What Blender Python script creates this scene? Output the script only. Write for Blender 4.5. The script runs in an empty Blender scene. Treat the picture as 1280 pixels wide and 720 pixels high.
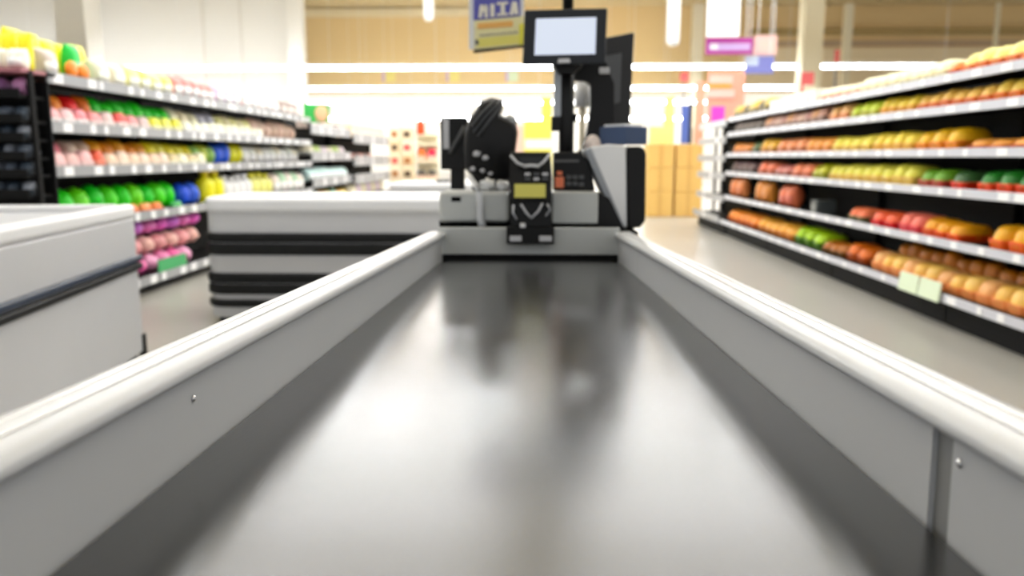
import bpy, bmesh, math, random
from mathutils import Vector, Matrix
random.seed(7)
C = bpy.context.scene.collection
R = math.radians
PI = math.pi
# ------------------------------------------------------------------ camera
CAM = Vector((0, 0, 1.12))
YAW, PITCH, F = math.atan(28/1013), math.atan(.164), 1000.0
CR = Matrix.Rotation(YAW, 3, 'Z') @ Matrix.Rotation(PI/2 - PITCH, 3, 'X')
def ray(px, py): return CR @ Vector(((px-640)/F, (360-py)/F, -1))
def at(px, py, Y):
    d = ray(px, py); return CAM + d*(Y/d.y)
def atX(px, py, X):
    d = ray(px, py); return CAM + d*(X/d.x)
def Yof(px, X, py=196): return atX(px, py, X).y
cam = bpy.data.objects.new('camera', bpy.data.cameras.new('camera'))
C.objects.link(cam)
cam.matrix_world = Matrix.Translation(CAM) @ CR.to_4x4()
cam.data.sensor_width = 36; cam.data.lens = F/1280*36
cam.data.clip_start = .02; cam.data.clip_end = 200
cam.data.dof.use_dof = True; cam.data.dof.focus_distance = .85; cam.data.dof.aperture_fstop = 4.5
bpy.context.scene.camera = cam
# ------------------------------------------------------------------ materials
MATS = {}
def mat(name, col, rough=.5, metal=0, emit=0, noise=0, nscale=6, bump=0, spec=.5, coat=0, ecol=None):
    if name in MATS: return MATS[name]
    m = bpy.data.materials.new(name); m.use_nodes = True
    nt = m.node_tree; b = nt.nodes['Principled BSDF']
    c4 = (*col, 1)
    b.inputs['Base Color'].default_value = c4
    b.inputs['Roughness'].default_value = rough
    b.inputs['Metallic'].default_value = metal
    b.inputs['Specular IOR Level'].default_value = spec
    b.inputs['Coat Weight'].default_value = coat
    if emit:
        b.inputs['Emission Color'].default_value = (*(ecol or col), 1); b.inputs['Emission Strength'].default_value = emit
    if noise or bump:
        tc = nt.nodes.new('ShaderNodeTexCoord')
        n = nt.nodes.new('ShaderNodeTexNoise'); n.inputs['Scale'].default_value = nscale; n.inputs['Detail'].default_value = 4
        nt.links.new(tc.outputs['Object'], n.inputs['Vector'])
        if noise:
            r = nt.nodes.new('ShaderNodeMixRGB')
            r.inputs[1].default_value = (*[v*(1-noise) for v in col], 1); r.inputs[2].default_value = (*[min(1, v*(1+noise)) for v in col], 1)
            nt.links.new(n.outputs['Fac'], r.inputs[0]); nt.links.new(r.outputs[0], b.inputs['Base Color'])
        if bump:
            bp = nt.nodes.new('ShaderNodeBump'); bp.inputs['Strength'].default_value = bump; bp.inputs['Distance'].default_value = .01
            nt.links.new(n.outputs['Fac'], bp.inputs['Height']); nt.links.new(bp.outputs[0], b.inputs['Normal'])
    MATS[name] = m; return m
def lin(r, g, b):
    f = lambda v: (v/255/12.92 if v/255 <= .04045 else ((v/255+.055)/1.055)**2.4)
    return (f(r), f(g), f(b))
def cm(rgb, rough=.45):
    l = lin(*rgb); g = sum(l)/3
    l = tuple(max(.004, min(.96, (g+(v-g)*1.22)*1.06)) for v in l)
    return mat('wrap_%d_%d_%d' % rgb, l, rough, noise=.14, nscale=9)
M_panel = mat('grey_laminate', lin(192, 194, 197), .45, noise=.03, nscale=3)
M_plate = mat('grey_steel_panel', lin(192, 195, 193), .5, noise=.04, nscale=4)
M_rail = mat('white_plastic', lin(208, 210, 213), .3, spec=.25)
M_rim = mat('white_rim', lin(226, 227, 229), .35)
M_railglint = mat('rail_highlight_white', lin(252, 252, 252), .12, spec=.8)
M_railgrey = mat('silver_price_rail', lin(158, 160, 164), .35)
M_strip = mat('dark_grey_strip', lin(135, 136, 136), .5)
M_white = mat('white_enamel', lin(238, 239, 240), .35)
M_counter = mat('counter_laminate', lin(192, 193, 196), .4, noise=.02)
M_navy = mat('navy_bumper', lin(46, 56, 74), .4, spec=.3)
M_blackrub = mat('black_rubber', lin(14, 15, 16), .5, spec=.25)
M_black = mat('black_plastic', lin(5, 5, 6), .45, spec=.3)
M_char = mat('charcoal_plastic', lin(34, 38, 44), .5, spec=.3)
M_grey = mat('mid_grey_plastic', lin(78, 80, 83), .4)
M_dark = mat('dark_cavity', lin(5, 5, 5), .8, spec=.1)
M_chrome = mat('chrome', (.8, .8, .82), .15, metal=1)
M_silver = mat('silver_plastic', lin(205, 206, 210), .3)
M_shelfblack = mat('black_shelf_metal', lin(6, 6, 7), .7, spec=.2)
M_shelfwhite = mat('white_shelf_metal', lin(228, 229, 234), .4)
M_pricerail = mat('price_rail', lin(206, 207, 216), .35)
M_tag = mat('price_tag_paper', lin(250, 250, 252), .5)
M_card = mat('cardboard', lin(226, 184, 104), .7, noise=.06, nscale=5)
# belt: dark rubber with fine grain
def belt_mat():
    m = mat('belt_rubber', lin(36, 36, 36), .3, noise=.12, nscale=30, spec=.8)
    nt = m.node_tree; b = nt.nodes['Principled BSDF']
    tc = nt.nodes.new('ShaderNodeTexCoord'); mp = nt.nodes.new('ShaderNodeMapping')
    mp.inputs['Scale'].default_value = (160, 14, 1)
    n = nt.nodes.new('ShaderNodeTexNoise'); n.inputs['Scale'].default_value = 4; n.inputs['Detail'].default_value = 6
    bp = nt.nodes.new('ShaderNodeBump'); bp.inputs['Strength'].default_value = .06; bp.inputs['Distance'].default_value = .002
    nt.links.new(tc.outputs['Object'], mp.inputs[0]); nt.links.new(mp.outputs[0], n.inputs['Vector'])
    nt.links.new(n.outputs['Fac'], bp.inputs['Height']); nt.links.new(bp.outputs[0], b.inputs['Normal'])
    mr = nt.nodes.new('ShaderNodeMapRange'); mr.inputs[3].default_value = .17; mr.inputs[4].default_value = .23
    nt.links.new(n.outputs['Fac'], mr.inputs[0]); nt.links.new(mr.outputs[0], b.inputs['Roughness'])
    return m
M_belt = belt_mat()
# ------------------------------------------------------------------ mesh helper
class MB:
    def __init__(s): s.v = []; s.f = []; s.m = []; s.cur = 0
    def add(s, vs, fs):
        o = len(s.v); s.v += [Vector(v) for v in vs]
        for f in fs: s.f.append([i+o for i in f]); s.m.append(s.cur)
        return s
    def slot(s, i): s.cur = i; return s
    def box(s, x0, x1, y0, y1, z0, z1):
        return s.hexa([(x0,y0,z0),(x1,y0,z0),(x1,y1,z0),(x0,y1,z0),(x0,y0,z1),(x1,y0,z1),(x1,y1,z1),(x0,y1,z1)])
    def hexa(s, p):
        return s.add(p, [(3,2,1,0),(4,5,6,7),(0,1,5,4),(1,2,6,5),(2,3,7,6),(3,0,4,7)])
    def prism(s, pts, ext):
        n = len(pts); ext = Vector(ext); p = [Vector(q) for q in pts]
        return s.add(p + [q+ext for q in p], [list(range(n)), list(range(2*n-1, n-1, -1))] + [(i, i+n, (i+1) % n+n, (i+1) % n) for i in range(n)])
    def tube(s, pts, r, n=10):
        pts = [Vector(p) for p in pts]; rings = []
        for i, p in enumerate(pts):
            t = (pts[min(i+1, len(pts)-1)] - pts[max(i-1, 0)]).normalized()
            a = t.cross(Vector((0, 0, 1)) if abs(t.z) < .9 else Vector((0, 1, 0))).normalized(); b = t.cross(a)
            rr = r[i] if isinstance(r, (list, tuple)) else r
            rings.append([p + a*rr*math.cos(2*PI*k/n) + b*rr*math.sin(2*PI*k/n) for k in range(n)])
        return s.loft(rings)
    def loft(s, rings, caps=True, closed=True):
        n = len(rings[0]); vs = [v for r in rings for v in r]; fs = []
        for i in range(len(rings)-1):
            for k in range(n if closed else n-1):
                fs.append((i*n+k, i*n+(k+1) % n, (i+1)*n+(k+1) % n, (i+1)*n+k))
        if caps: fs += [list(range(n-1, -1, -1)), [(len(rings)-1)*n+k for k in range(n)]]
        return s.add(vs, fs)
    def lathe(s, prof, n=16, c=(0, 0, 0), sx=1, sy=1):
        c = Vector(c)
        return s.loft([[c + Vector((r*sx*math.cos(2*PI*k/n), r*sy*math.sin(2*PI*k/n), z)) for k in range(n)] for r, z in prof])
    def build(s, name, m, parent=None, org=None, bevel=0, smooth=False, seg=2):
        o0 = Vector(org) if org is not None else (Vector(parent.location) if parent else Vector((0, 0, 0)))
        if parent and parent.parent and org is None: o0 = o0 + parent.parent.location
        me = bpy.data.meshes.new(name)
        me.from_pydata([v-o0 for v in s.v], [], s.f)
        bm = bmesh.new(); bm.from_mesh(me)
        bmesh.ops.recalc_face_normals(bm, faces=bm.faces); bm.to_mesh(me); bm.free()
        for q in (m if isinstance(m, (list, tuple)) else [m]): me.materials.append(q)
        for p, i in zip(me.polygons, s.m): p.material_index = i; p.use_smooth = smooth
        ob = bpy.data.objects.new(name, me); C.objects.link(ob)
        if parent: ob.parent = parent
        elif org is not None: ob.location = o0
        if bevel:
            bv = ob.modifiers.new('bevel', 'BEVEL'); bv.width = bevel; bv.segments = seg; bv.limit_method = 'ANGLE'
            for p in me.polygons: p.use_smooth = True
            bv.harden_normals = True
        return ob
def tag(o, label, cat, group=None):
    o['label'] = label; o['category'] = cat
    if group: o['group'] = group
    return o
def thing(name, label, cat, loc=(0, 0, 0), rz=0, group=None):
    o = bpy.data.objects.new(name, None); C.objects.link(o); o.location = loc; o.rotation_euler.z = rz
    o.empty_display_size = .1
    return tag(o, label, cat, group)
def struct(o): o['kind'] = 'structure'; return o
# ------------------------------------------------------------------ setting
FLOORC = lin(168, 165, 157)
mf = mat('polished_floor', FLOORC, .28, noise=.06, nscale=.8)
def tiles():
    nt = mf.node_tree; b = nt.nodes['Principled BSDF']
    src = b.inputs['Base Color'].links[0].from_socket
    tc = nt.nodes.new('ShaderNodeTexCoord'); br = nt.nodes.new('ShaderNodeTexBrick')
    br.offset = 0; br.inputs['Scale'].default_value = 1; br.inputs['Mortar Size'].default_value = .004
    br.inputs['Brick Width'].default_value = .6; br.inputs['Row Height'].default_value = .6
    br.inputs['Mortar'].default_value = (.40, .385, .36, 1)
    nt.links.new(tc.outputs['Object'], br.inputs['Vector'])
    nt.links.new(src, br.inputs['Color1']); nt.links.new(src, br.inputs['Color2'])
    nt.links.new(br.outputs['Color'], b.inputs['Base Color'])
tiles()
struct(MB().box(-36, 36, -4, 60, -.1, 0).build('floor', mf))
M_ceil = mat('tan_ceiling', lin(222, 204, 160), .8, noise=.05, nscale=.3)
M_bulk = mat('tan_bulkhead', lin(232, 204, 150), .8, noise=.06, nscale=.2)
M_wallwhite = mat('white_wall', lin(236, 234, 228), .7, noise=.02, nscale=.3)
ZC = 9.6
struct(MB().box(-36, 36, -4, 60, ZC, ZC+.2).build('ceiling', M_ceil))
zb = at(640, 116, 48).z
struct(MB().box(-36, 36, 48, 48.3, zb, ZC).build('wall_bulkhead', M_bulk))
struct(MB().box(-36, 36, 57, 57.3, 0, ZC).build('wall_back', M_wallwhite))
xl = at(362, 100, 30).x
wl = MB().box(-36, xl, 30, 30.3, 0, ZC)
struct(wl.build('wall_left', M_wallwhite))
M_seam = mat('wall_seam', lin(226, 222, 214), .7)
for i, px in enumerate((255, 302)):
    x = at(px, 50, 30).x
    struct(MB().box(x-.035, x+.035, 29.96, 29.999, 0, ZC-.02).build('trim_%d' % (i+1), M_seam))
# beams under the ceiling and a ledge along the bulkhead
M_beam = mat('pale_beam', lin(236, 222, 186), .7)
M_beamdark = mat('dark_tan_beam', lin(176, 152, 100), .8)  # darker tan for the band across the right of the bulkhead
k = 3
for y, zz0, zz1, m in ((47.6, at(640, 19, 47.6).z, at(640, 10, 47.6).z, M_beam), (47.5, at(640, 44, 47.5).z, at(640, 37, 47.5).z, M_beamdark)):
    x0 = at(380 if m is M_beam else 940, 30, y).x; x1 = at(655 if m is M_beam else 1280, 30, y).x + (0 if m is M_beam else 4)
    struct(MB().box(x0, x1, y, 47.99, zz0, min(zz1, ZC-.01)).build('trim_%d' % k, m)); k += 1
M_pale = mat('pale_bulkhead', lin(244, 226, 190), .8, noise=.04, nscale=.2); M_lilac = mat('dusky_band', lin(196, 170, 140), .8)
xr = at(925, 60, 47.9).x
struct(MB().box(xr, 36, 47.9, 47.99, at(1000, 112, 47.9).z, at(1000, 60, 47.9).z).build('trim_%d' % k, M_pale)); k += 1
struct(MB().box(xr, 36, 47.9, 47.99, at(1000, 58, 47.9).z, at(1000, 51, 47.9).z).build('trim_%d' % k, M_lilac)); k += 1
for y in (14, 20, 26, 32, 38, 43):
    struct(MB().box(-36, 36, y, y+.35, ZC-.45, ZC-.001).build('trim_%d' % k, M_beam if k % 2 else M_ceil)); k += 1
def column(px0, px1, Y, m, z1=ZC-.46, z0=0):
    a, b = at(px0, 40, Y).x, at(px1, 40, Y).x
    o = MB().box(a, b, Y, Y+(b-a), z0, z1).build('column', m, org=((a+b)/2, Y, z0), bevel=.02); struct(o)
M_colw = mat('white_column_paint', lin(244, 242, 236), .5)
M_colt = mat('cream_column_paint', lin(236, 226, 198), .6)
column(69, 107, 27.0, M_colw); column(359, 377, 29.0, M_colw)
column(1005, 1030, 27, M_colt); column(1056, 1066, 44.5, M_colt); column(866, 880, 44.5, M_colt); column(1244, 1249, 44.5, M_colt)
# ------------------------------------------------------------------ linear ceiling lights
M_tube = mat('lit_tube', (.98, .99, 1), .4, emit=30)
M_tubenear = mat('lit_diffuser', (.97, .985, 1), .4, emit=14.5)
def make_light(L, W, H, m, label, group, z, ztop):
    t = thing('ceiling_light', label, 'ceiling light', (0, 0, 0), 0, group)
    MB().box(-L/2, L/2, -W*.32, W*.32, H*.6, H).build('housing', M_white, t)
    MB().box(-L/2, L/2, -W/2, W/2, 0, H*.6).build('diffuser', m, t, bevel=.01)
    for sx in (-.4, .4): MB().tube([(sx*L, 0, H), (sx*L, 0, ztop-z)], .006, 6).build('hanger', M_white, t)
    return t
def dup(root, loc, rz=None, label=None, group=None):
    r = root.copy(); C.objects.link(r); r.location = loc
    if rz is not None: r.rotation_euler.z = rz
    if label: r['label'] = label
    if group: r['group'] = group
    for ch in root.children:
        c = ch.copy(); C.objects.link(c); c.parent = r
        for g in ch.children:
            d = g.copy(); C.objects.link(d); d.parent = c
    return r
ZL = 4.3
rows = [(28, 86, -22, 14.2, .14, 'long white strip light glowing in the lowest, nearest far row below the tan bulkhead', 'strip lights in the nearest far row'),
        (36, 112, -10.5, 12.0, .16, 'long white strip light glowing in the middle far row below the tan bulkhead', 'strip lights in the middle far row'),
        (43.5, 130, -14, 9.0, .24, 'long white strip light glowing in the farthest row above the back wall', 'strip lights in the farthest row'),
        (54, 150, -22, 30, .3, 'long white strip light glowing close to the white back wall', 'added strip lights at the back wall')]  # extra row, added only to light the white back wall
for Y, py, xa, xb, H, lab, grp in rows:
    n = max(1, round((xb-xa)/5)); L = (xb-xa)/n
    zr = at(640, py, Y).z
    base = make_light(L, .24, H, M_tube, lab, grp, zr, ZC)
    for i in range(n):
        p = (xa+L*(i+.5), Y, zr)
        if i == 0: base.location = p
        else: dup(base, p)
for Y in (4.5, 7.5, 10.5, 13.3, 16.6):
    lab = 'wide white ceiling light over the checkouts, in the row %s' % {4.5: 'just past the register', 7.5: 'over the front shelves', 10.5: 'over the shelf ends', 13.3: 'before the yellow cartons', 16.6: 'behind the yellow cartons'}[Y]
    base = make_light(4.6, .42, .14, M_tubenear, lab, 'front lights ' + lab[-20:], ZL+.35, ZC)
    if Y > 14:  # stronger row added above view to brighten the belt reflection
        for c_ in base.children:
            if c_.name.startswith('diffuser'): c_.data.materials[0] = mat('lit_diffuser_bright', (.97, .985, 1), .4, emit=32)
    for i, x in enumerate((-7.5, -2.5, 2.5, 7.5)):
        p = (x, Y, ZL+.35)
        if i == 0: base.location = p
        else: dup(base, p)
w = bpy.data.worlds.new('world'); bpy.context.scene.world = w; w.use_nodes = True
w.node_tree.nodes['Background'].inputs[0].default_value = (.98, .99, 1, 1)
w.node_tree.nodes['Background'].inputs[1].default_value = .8
# ------------------------------------------------------------------ our checkout lane
D = ray(666, 234.5).normalized(); U = D.cross(Vector((0, 0, 1))).normalized(); W = U.cross(D)
def Ln(u, v, w): return CAM + U*u + D*v + W*w
lane = thing('checkout_counter', 'grey walled checkout lane with a long black conveyor belt, in the foreground', 'checkout counter', (0, 1.0, 0))
V0, V1, BW = -.45, 2.375, -.22
UL, UR = -.278, .262
def slab(mb, u0, u1, v0, v1, w0, w1):
    return mb.hexa([Ln(u0,v0,w0),Ln(u1,v0,w0),Ln(u1,v1,w0),Ln(u0,v1,w0),Ln(u0,v0,w1),Ln(u1,v0,w1),Ln(u1,v1,w1),Ln(u0,v1,w1)])
# cabinet down to the floor
p = [Ln(UL-.035, V0, BW-.03), Ln(UR+.035, V0, BW-.03), Ln(UR+.035, V1+.09, BW-.03), Ln(UL-.035, V1+.09, BW-.03)]
MB().hexa([Vector((q.x, q.y, 0)) for q in p] + p).build('cabinet', M_counter, lane)
for uu, sgn in ((UL-.035, -1), (UR+.035, 1)):
    for wz in (-.36, -.56):
        b = MB()
        for k in range(2):
            slab(b, min(uu, uu+sgn*.014), max(uu, uu+sgn*.014), V0, V1, wz-.035*k-.03, wz-.035*k)
        b.build('bumper', M_blackrub, lane, bevel=.005)
# belt with rounded far end
b = MB(); prof = [(V0, BW), (V1-.02, BW)]
for k in range(1, 9):
    a = k/8*PI*.8; prof.append((V1-.02+.022*math.sin(a), BW-.022+.022*math.cos(a)))
rings = [[Ln(UL+.004, v, w_), Ln(UR-.004, v, w_), Ln(UR-.004, v-.0005, w_-.006), Ln(UL+.004, v-.0005, w_-.006)] for v, w_ in prof]
b.loft(rings); b.build('belt', M_belt, lane, smooth=False)
slab(MB(), UL, UR, V1-.02, 2.45, BW-.04, BW-.03).build('gap_tray', M_shelfblack, lane)
MB().tube([Ln(UL+.02, 2.425, BW-.012), Ln(UR-.02, 2.425, BW-.012)], .010, 12).build('gap_roller', M_char, lane, smooth=True)
# side panels (right one in pieces with joints)
WT = -.146
slab(MB(), UL-.03, UL, V0, V1+.075, BW-.03, WT).build('side_panel', M_panel, lane)
for a, bq in ((V0, .488), (.514, 1.985), (1.989, V1+.075)):
    slab(MB(), UR, UR+.03, a, bq, BW-.03, WT).build('side_panel', M_panel, lane)
slab(MB(), UR+.004, UR+.03, .488, .514, BW-.03, WT).build('joint_strip', M_strip, lane)
# rails: bullnose profile
def rail(side, name, u_in):
    # (du outward from inner face, w)
    pr = [(-.010, -.149), (-.0125, -.1445), (-.0115, -.1395), (-.006, -.1355), (.002, -.1338), (.006, -.1342), (.010, -.1332), (.020, -.1325), (.025, -.133), (.029, -.1324), (.036, -.134), (.043, -.138), (.047, -.145), (.047, -.160), (.030, -.160), (.0, -.149)]
    vs = [V0 + (V1+.075-V0)*i/24 for i in range(25)]
    rings = [[Ln(u_in+side*du, v, w_) for du, w_ in pr] for v in vs]
    # closed down end
    rings.append([Ln(u_in+side*(du*.9+.002), V1+.09, -.155 + (w_+.155)*.6) for du, w_ in pr])
    return MB().loft(rings).build(name, M_rail, lane, smooth=True)
for sd, uu in ((-1, UL), (1, UR)):
    rl = rail(sd, 'rail', uu)
    for du, ww in ((.009, -.1333), (.023, -.1326)):  # added white tubes imitating thin highlight lines along the rail
        MB().tube([Ln(uu+sd*du, V0+.01+(V1+.05-V0)*i/12, ww) for i in range(13)], .0013, 8).build('rail_highlight', M_railglint, rl, org=lane.location, smooth=True)
def screw(u, v, w_, sgn):
    c = Ln(u, v, w_); mb = MB(); rings = []
    for r, h in ((.0032, 0), (.0030, .001), (.002, .0017), (.0005, .002)):
        rings.append([c + U*(sgn*h) + D*(r*math.cos(2*PI*k/12)) + W*(r*math.sin(2*PI*k/12)) for k in range(12)])
    mb.loft(rings).build('screw', M_chrome, lane, smooth=True)
q = UL/(-436/1000)
screw(UL+.0002, .633, -.172, 1); screw(UR-.0002, .479, -.167, -1)
# end plate
a0, a1 = at(548, 318, 2.46), at(775, 285, 2.46)
MB().box(a0.x, a1.x, 2.46, 2.48, a0.z, a1.z).build('end_plate', M_plate, lane, bevel=.003)
MB().box(a0.x+.004, a1.x-.004, 2.462, 2.478, Ln(0, 2.46, BW-.05).z, a0.z).build('gap_strip', M_shelfblack, lane)
# ------------------------------------------------------------------ register counter behind the belt
YR = 2.5
reg = thing('register_counter', 'grey register cabinet at the end of the black belt', 'register counter', (.0, 2.9, 0))
ztop = at(600, 291, YR).z
xa, xb = at(546, 280, YR).x, at(806, 280, YR).x
MB().box(xa, xb, 2.5, 3.35, 0, ztop-.02).build('cabinet', M_counter, reg)
MB().box(xa+.01, xb-.02, 2.5, 3.3, ztop-.02, ztop+.004).build('worktop', M_dark, reg)
MB().box(at(549, 280, 2.56).x, at(747, 280, 2.56).x, 2.56, 2.72, ztop, at(600, 277, 2.53).z).build('plinth', M_dark, reg)
def pxbox(mb, x0, y0, x1, y1, Y, dep):
    a, b_ = at(x0, y1, Y), at(x1, y0, Y)
    return mb.box(a.x, b_.x, Y, Y+dep, a.z, b_.z)
YH = 2.53
h = pxbox(MB(), 549, 240, 636, 278, YH, .2).build('housing', M_plate, reg, bevel=.012)
hl = pxbox(MB(), 564, 246, 576, 252, YH-.002, .003).build('slot', M_dark, reg, bevel=.001)
pxbox(MB(), 690, 240, 748, 280, YH, .2).build('housing', M_plate, reg, bevel=.006)
pxbox(MB(), 636, 240, 690, 280, YH+.03, .17).build('scanner_well', M_black, reg, bevel=.004)
MB().prism([at(748, 240, YH+.02), at(762, 248, YH+.02), at(780, 286, YH+.02), at(748, 286, YH+.02)], (0, .04, 0)).build('gap_shade', M_black, reg)  # black prism paints the dark of the gap between housing and hood
zt = at(600, 240, YH).z      # housing top
# white cable strap
tag(MB().tube([at(588, 222, 2.62), at(596, 234, 2.53), at(599, 241, 2.517), at(600, 258, 2.515), at(600, 272, 2.515), at(603, 283, 2.512)], [.008, .009, .010, .010, .011, .013], 10).build('cable', M_rail, org=at(600, 258, 2.52), smooth=True),
    'thick white cable hanging over the left grey register housing', 'cable')
# crumpled white paper on the left housing
def blob(mb, c, r, amp=.25, seed=0, n=14, m=9, sz=(1, 1, 1)):
    rnd = random.Random(seed); ph = [(rnd.uniform(2, 6), rnd.uniform(2, 6), rnd.uniform(2, 6), rnd.uniform(0, 6)) for _ in range(4)]
    rings = []
    for i in range(m+1):
        th = PI*(.02+.96*i/m); ring = []
        for k in range(n):
            d = Vector((math.sin(th)*math.cos(2*PI*k/n), math.sin(th)*math.sin(2*PI*k/n), -math.cos(th)))
            s_ = 1 + amp*sum(math.sin(a*d.x*1.6+b_*d.y*1.6+c_*d.z*1.6+e) for a, b_, c_, e in ph)/4
            ring.append(Vector(c) + Vector((d.x*sz[0], d.y*sz[1], d.z*sz[2]))*r*s_)
        rings.append(ring)
    return mb.loft(rings)
pb = MB()
c0 = at(609, 236, 2.6); blob(pb, (c0.x, c0.y, zt+.018), .026, .5, 3, sz=(1, 1, .8))
tag(pb.build('paper_scrap', M_white, org=(c0.x, c0.y, zt), smooth=True), 'crumpled white paper scrap beside the white cable', 'paper')
pb = MB(); c0 = at(628, 236, 2.6); blob(pb, (c0.x, c0.y, zt+.016), .022, .5, 5, sz=(1, 1, .8))
tag(pb.build('paper_scrap', M_white, org=(c0.x, c0.y, zt), smooth=True), 'crumpled white paper scrap just left of the card terminal', 'paper')
# ---- card terminal
YT = 2.44
ct = thing('card_terminal', 'glossy black card terminal with yellow strip hanging over the belt end', 'card terminal', at(663, 300, YT))
MB().prism([at(640, 250, YT), at(688, 250, YT), at(690, 284, YT-.005), at(638, 284, YT-.005)], (0, .02, 0)).build('holder', M_black, ct, bevel=.004)
MB().prism([at(638, 190, YT+.05), at(688, 190, YT+.05), at(690, 222, YT+.01), at(690, 252, YT-.012), at(639, 252, YT-.012), at(637, 222, YT+.01)], (0, .06, 0)).build('body', M_black, ct, bevel=.005)
lb = MB().prism([at(643, 230, YT-.016), at(682, 230, YT-.016), at(682, 247, YT-.018), at(643, 247, YT-.018)], (0, .004, 0))
lb.build('yellow_label', mat('yellow_label', lin(226, 218, 104), .5), ct)
MB().prism([at(649, 196, YT+.030), at(678, 196, YT+.030), at(677, 208, YT+.018), at(650, 208, YT+.018)], (0, .012, 0)).build('screen', M_char, ct)
for pts, r in (([(638, 194), (647, 204), (656, 208)], .004), ([(688, 192), (679, 203), (672, 208)], .004), ([(655, 208), (664, 207), (674, 208)], .005)):
    MB().tube([at(x, y, YT+.008) for x, y in pts], r, 8).build('trim_arm', M_silver, ct, smooth=True)
for i in range(6):
    x = 656 + (i % 3)*11; y = 216 + (i//3)*6
    pxbox(MB(), x, y, x+7, y+3.5, YT-.001, .012).build('key', M_grey if i % 2 else M_silver, ct, bevel=.001)
for pts in ([(651, 255), (658, 266), (664, 273)], [(678, 254), (673, 264), (664, 273)], [(684, 255), (688, 262), (682, 270)], [(642, 256), (641, 266), (646, 274)]):
    MB().tube([at(x, y, YT-.012) for x, y in pts], .0035, 8).build('glint_arm', M_silver, ct, smooth=True)  # silver glints on the holder, modelled as pale tubes
pxbox(MB(), 650, 279, 657, 285, YT-.012, .012).build('button', M_white, ct, bevel=.003)
pxbox(MB(), 633, 284, 693, 305, YT-.012, .026).build('bracket', M_black, ct, bevel=.003)
for x0, x1 in ((637, 652), (674, 690)): pxbox(MB(), x0, 295, x1, 302, YT-.017, .008).build('bracket_foot', M_silver, ct, bevel=.002)
# ---- receipt printer
YP = 2.62
rp = thing('receipt_printer', 'black receipt printer with an orange button on the right grey housing', 'printer', (at(718, 240, YP).x, YP, zt))
q0 = at(692, 190, YP); q1 = at(738, 240, YP)
MB().prism([(q0.x, YP, zt), (q1.x+.015, YP, zt), (q1.x-.005, YP, q0.z-.03), (q1.x-.035, YP, q0.z), (q0.x, YP, q0.z)], (0, .12, 0)).build('body', M_black, rp, bevel=.006)
MB().prism([at(693, 203, YP-.004), at(724, 203, YP-.004), at(724, 196, YP+.004), at(693, 196, YP+.004)], (0, .01, 0)).build('top_sheen', M_grey, rp, bevel=.002)  # grey plate paints the sheen on the printer top
pxbox(MB(), 694, 221, 705, 235, YP-.012, .02).build('button', mat('orange_button', lin(240, 130, 90), .4), rp, bevel=.003)
pxbox(MB(), 696, 214, 703, 219, YP-.012, .02).build('button', MATS['orange_button'], rp, bevel=.002)
for x0, y0 in ((708, 219), (716, 219), (708, 227), (716, 227), (724, 228), (724, 219)):
    pxbox(MB(), x0, y0, x0+6, y0+5, YP-.006, .01).build('key', M_grey, rp, bevel=.001)
# ---- white and black hood on the right
YB = 2.6
hd = thing('bagging_hood', 'white and black bagging hood with slanted edge right of the register', 'hood', (at(785, 286, YB).x, YB, ztop+.005))
MB().prism([at(737, 184, YB), at(760, 180, YB), at(783, 182, YB), at(784, 286, YB), at(779, 283, YB), at(762, 246, YB)], (0, .25, 0)).build('front_panel', M_white, hd, bevel=.008)
MB().prism([at(731, 188, YB-.006), at(738, 184, YB-.006), at(765, 246, YB-.006), at(781, 285, YB-.006), at(776, 283, YB-.006), at(756, 246, YB-.006)], (0, .2, 0)).build('edge_strip', mat('hood_edge', lin(150, 155, 162), .4), hd, bevel=.003)
MB().prism([at(784, 183, YB-.004), at(800, 183, YB-.004), at(806, 186, YB-.004), at(808, 192, YB-.004), at(807, 276, YB-.004), at(800, 285, YB-.004), at(785, 286, YB-.004)], (0, .25, 0)).build('end_panel', M_black, hd, bevel=.006)
# blue box on top of the hood
zb_ = at(780, 181, YB+.12).z
bbx = thing('blue_box', 'small navy blue box with a white lid on top of the white and black hood', 'box', (at(779, 181, YB+.12).x, YB+.12, zb_), R(42))
s = .056
MB().box(-s, s, -s, s, 0, .058).build('body', mat('blue_card', lin(58, 78, 114), .5), bbx, org=(0, 0, 0), bevel=.003)
MB().box(-s*.75, s*.9, -s*.75, s*.9, .058, .066).build('lid', M_white, bbx, org=(0, 0, 0), bevel=.002)
c0 = at(741, 178, YB+.1)
tag(blob(MB(), (c0.x, c0.y, c0.z-.004), .026, .4, 8, sz=(1, .8, 1.1)).build('paper_wad', mat('pinkish_paper', lin(240, 224, 214), .6), org=(c0.x, c0.y, c0.z-.03), smooth=True), 'pinkish white paper wad left of the blue box', 'paper')
# ---- pole with customer display
YD = 2.78
pole = thing('customer_display', 'small customer screen, lit white in a dark frame, on a black pole', 'screen', (at(708, 240, YD).x, YD, ztop+.005))
px = at(708, 150, YD)
MB().tube([(px.x, YD, ztop+.005), (px.x, YD, at(708, 20, YD).z)], .026, 16).build('pole', M_black, pole, smooth=True)
MB().tube([(at(710, 5, YD).x, YD, at(708, 22, YD).z), (at(710, 5, YD).x, YD, at(708, -60, YD).z)], .018, 14).build('upper_pole', M_black, pole, smooth=True)
pxbox(MB(), 692, 82, 702, 146, YD-.02, .02).build('cable_cover', mat('silver_strip', lin(172, 178, 184), .35), pole, bevel=.004)
pxbox(MB(), 689, 145, 702, 164, YD-.02, .03).build('pole_clamp', M_black, pole, bevel=.005)
pxbox(MB(), 716, 142, 722, 152, YD-.02, .03).build('clamp_knob', M_black, pole, bevel=.005)
YS = 2.66
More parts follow.
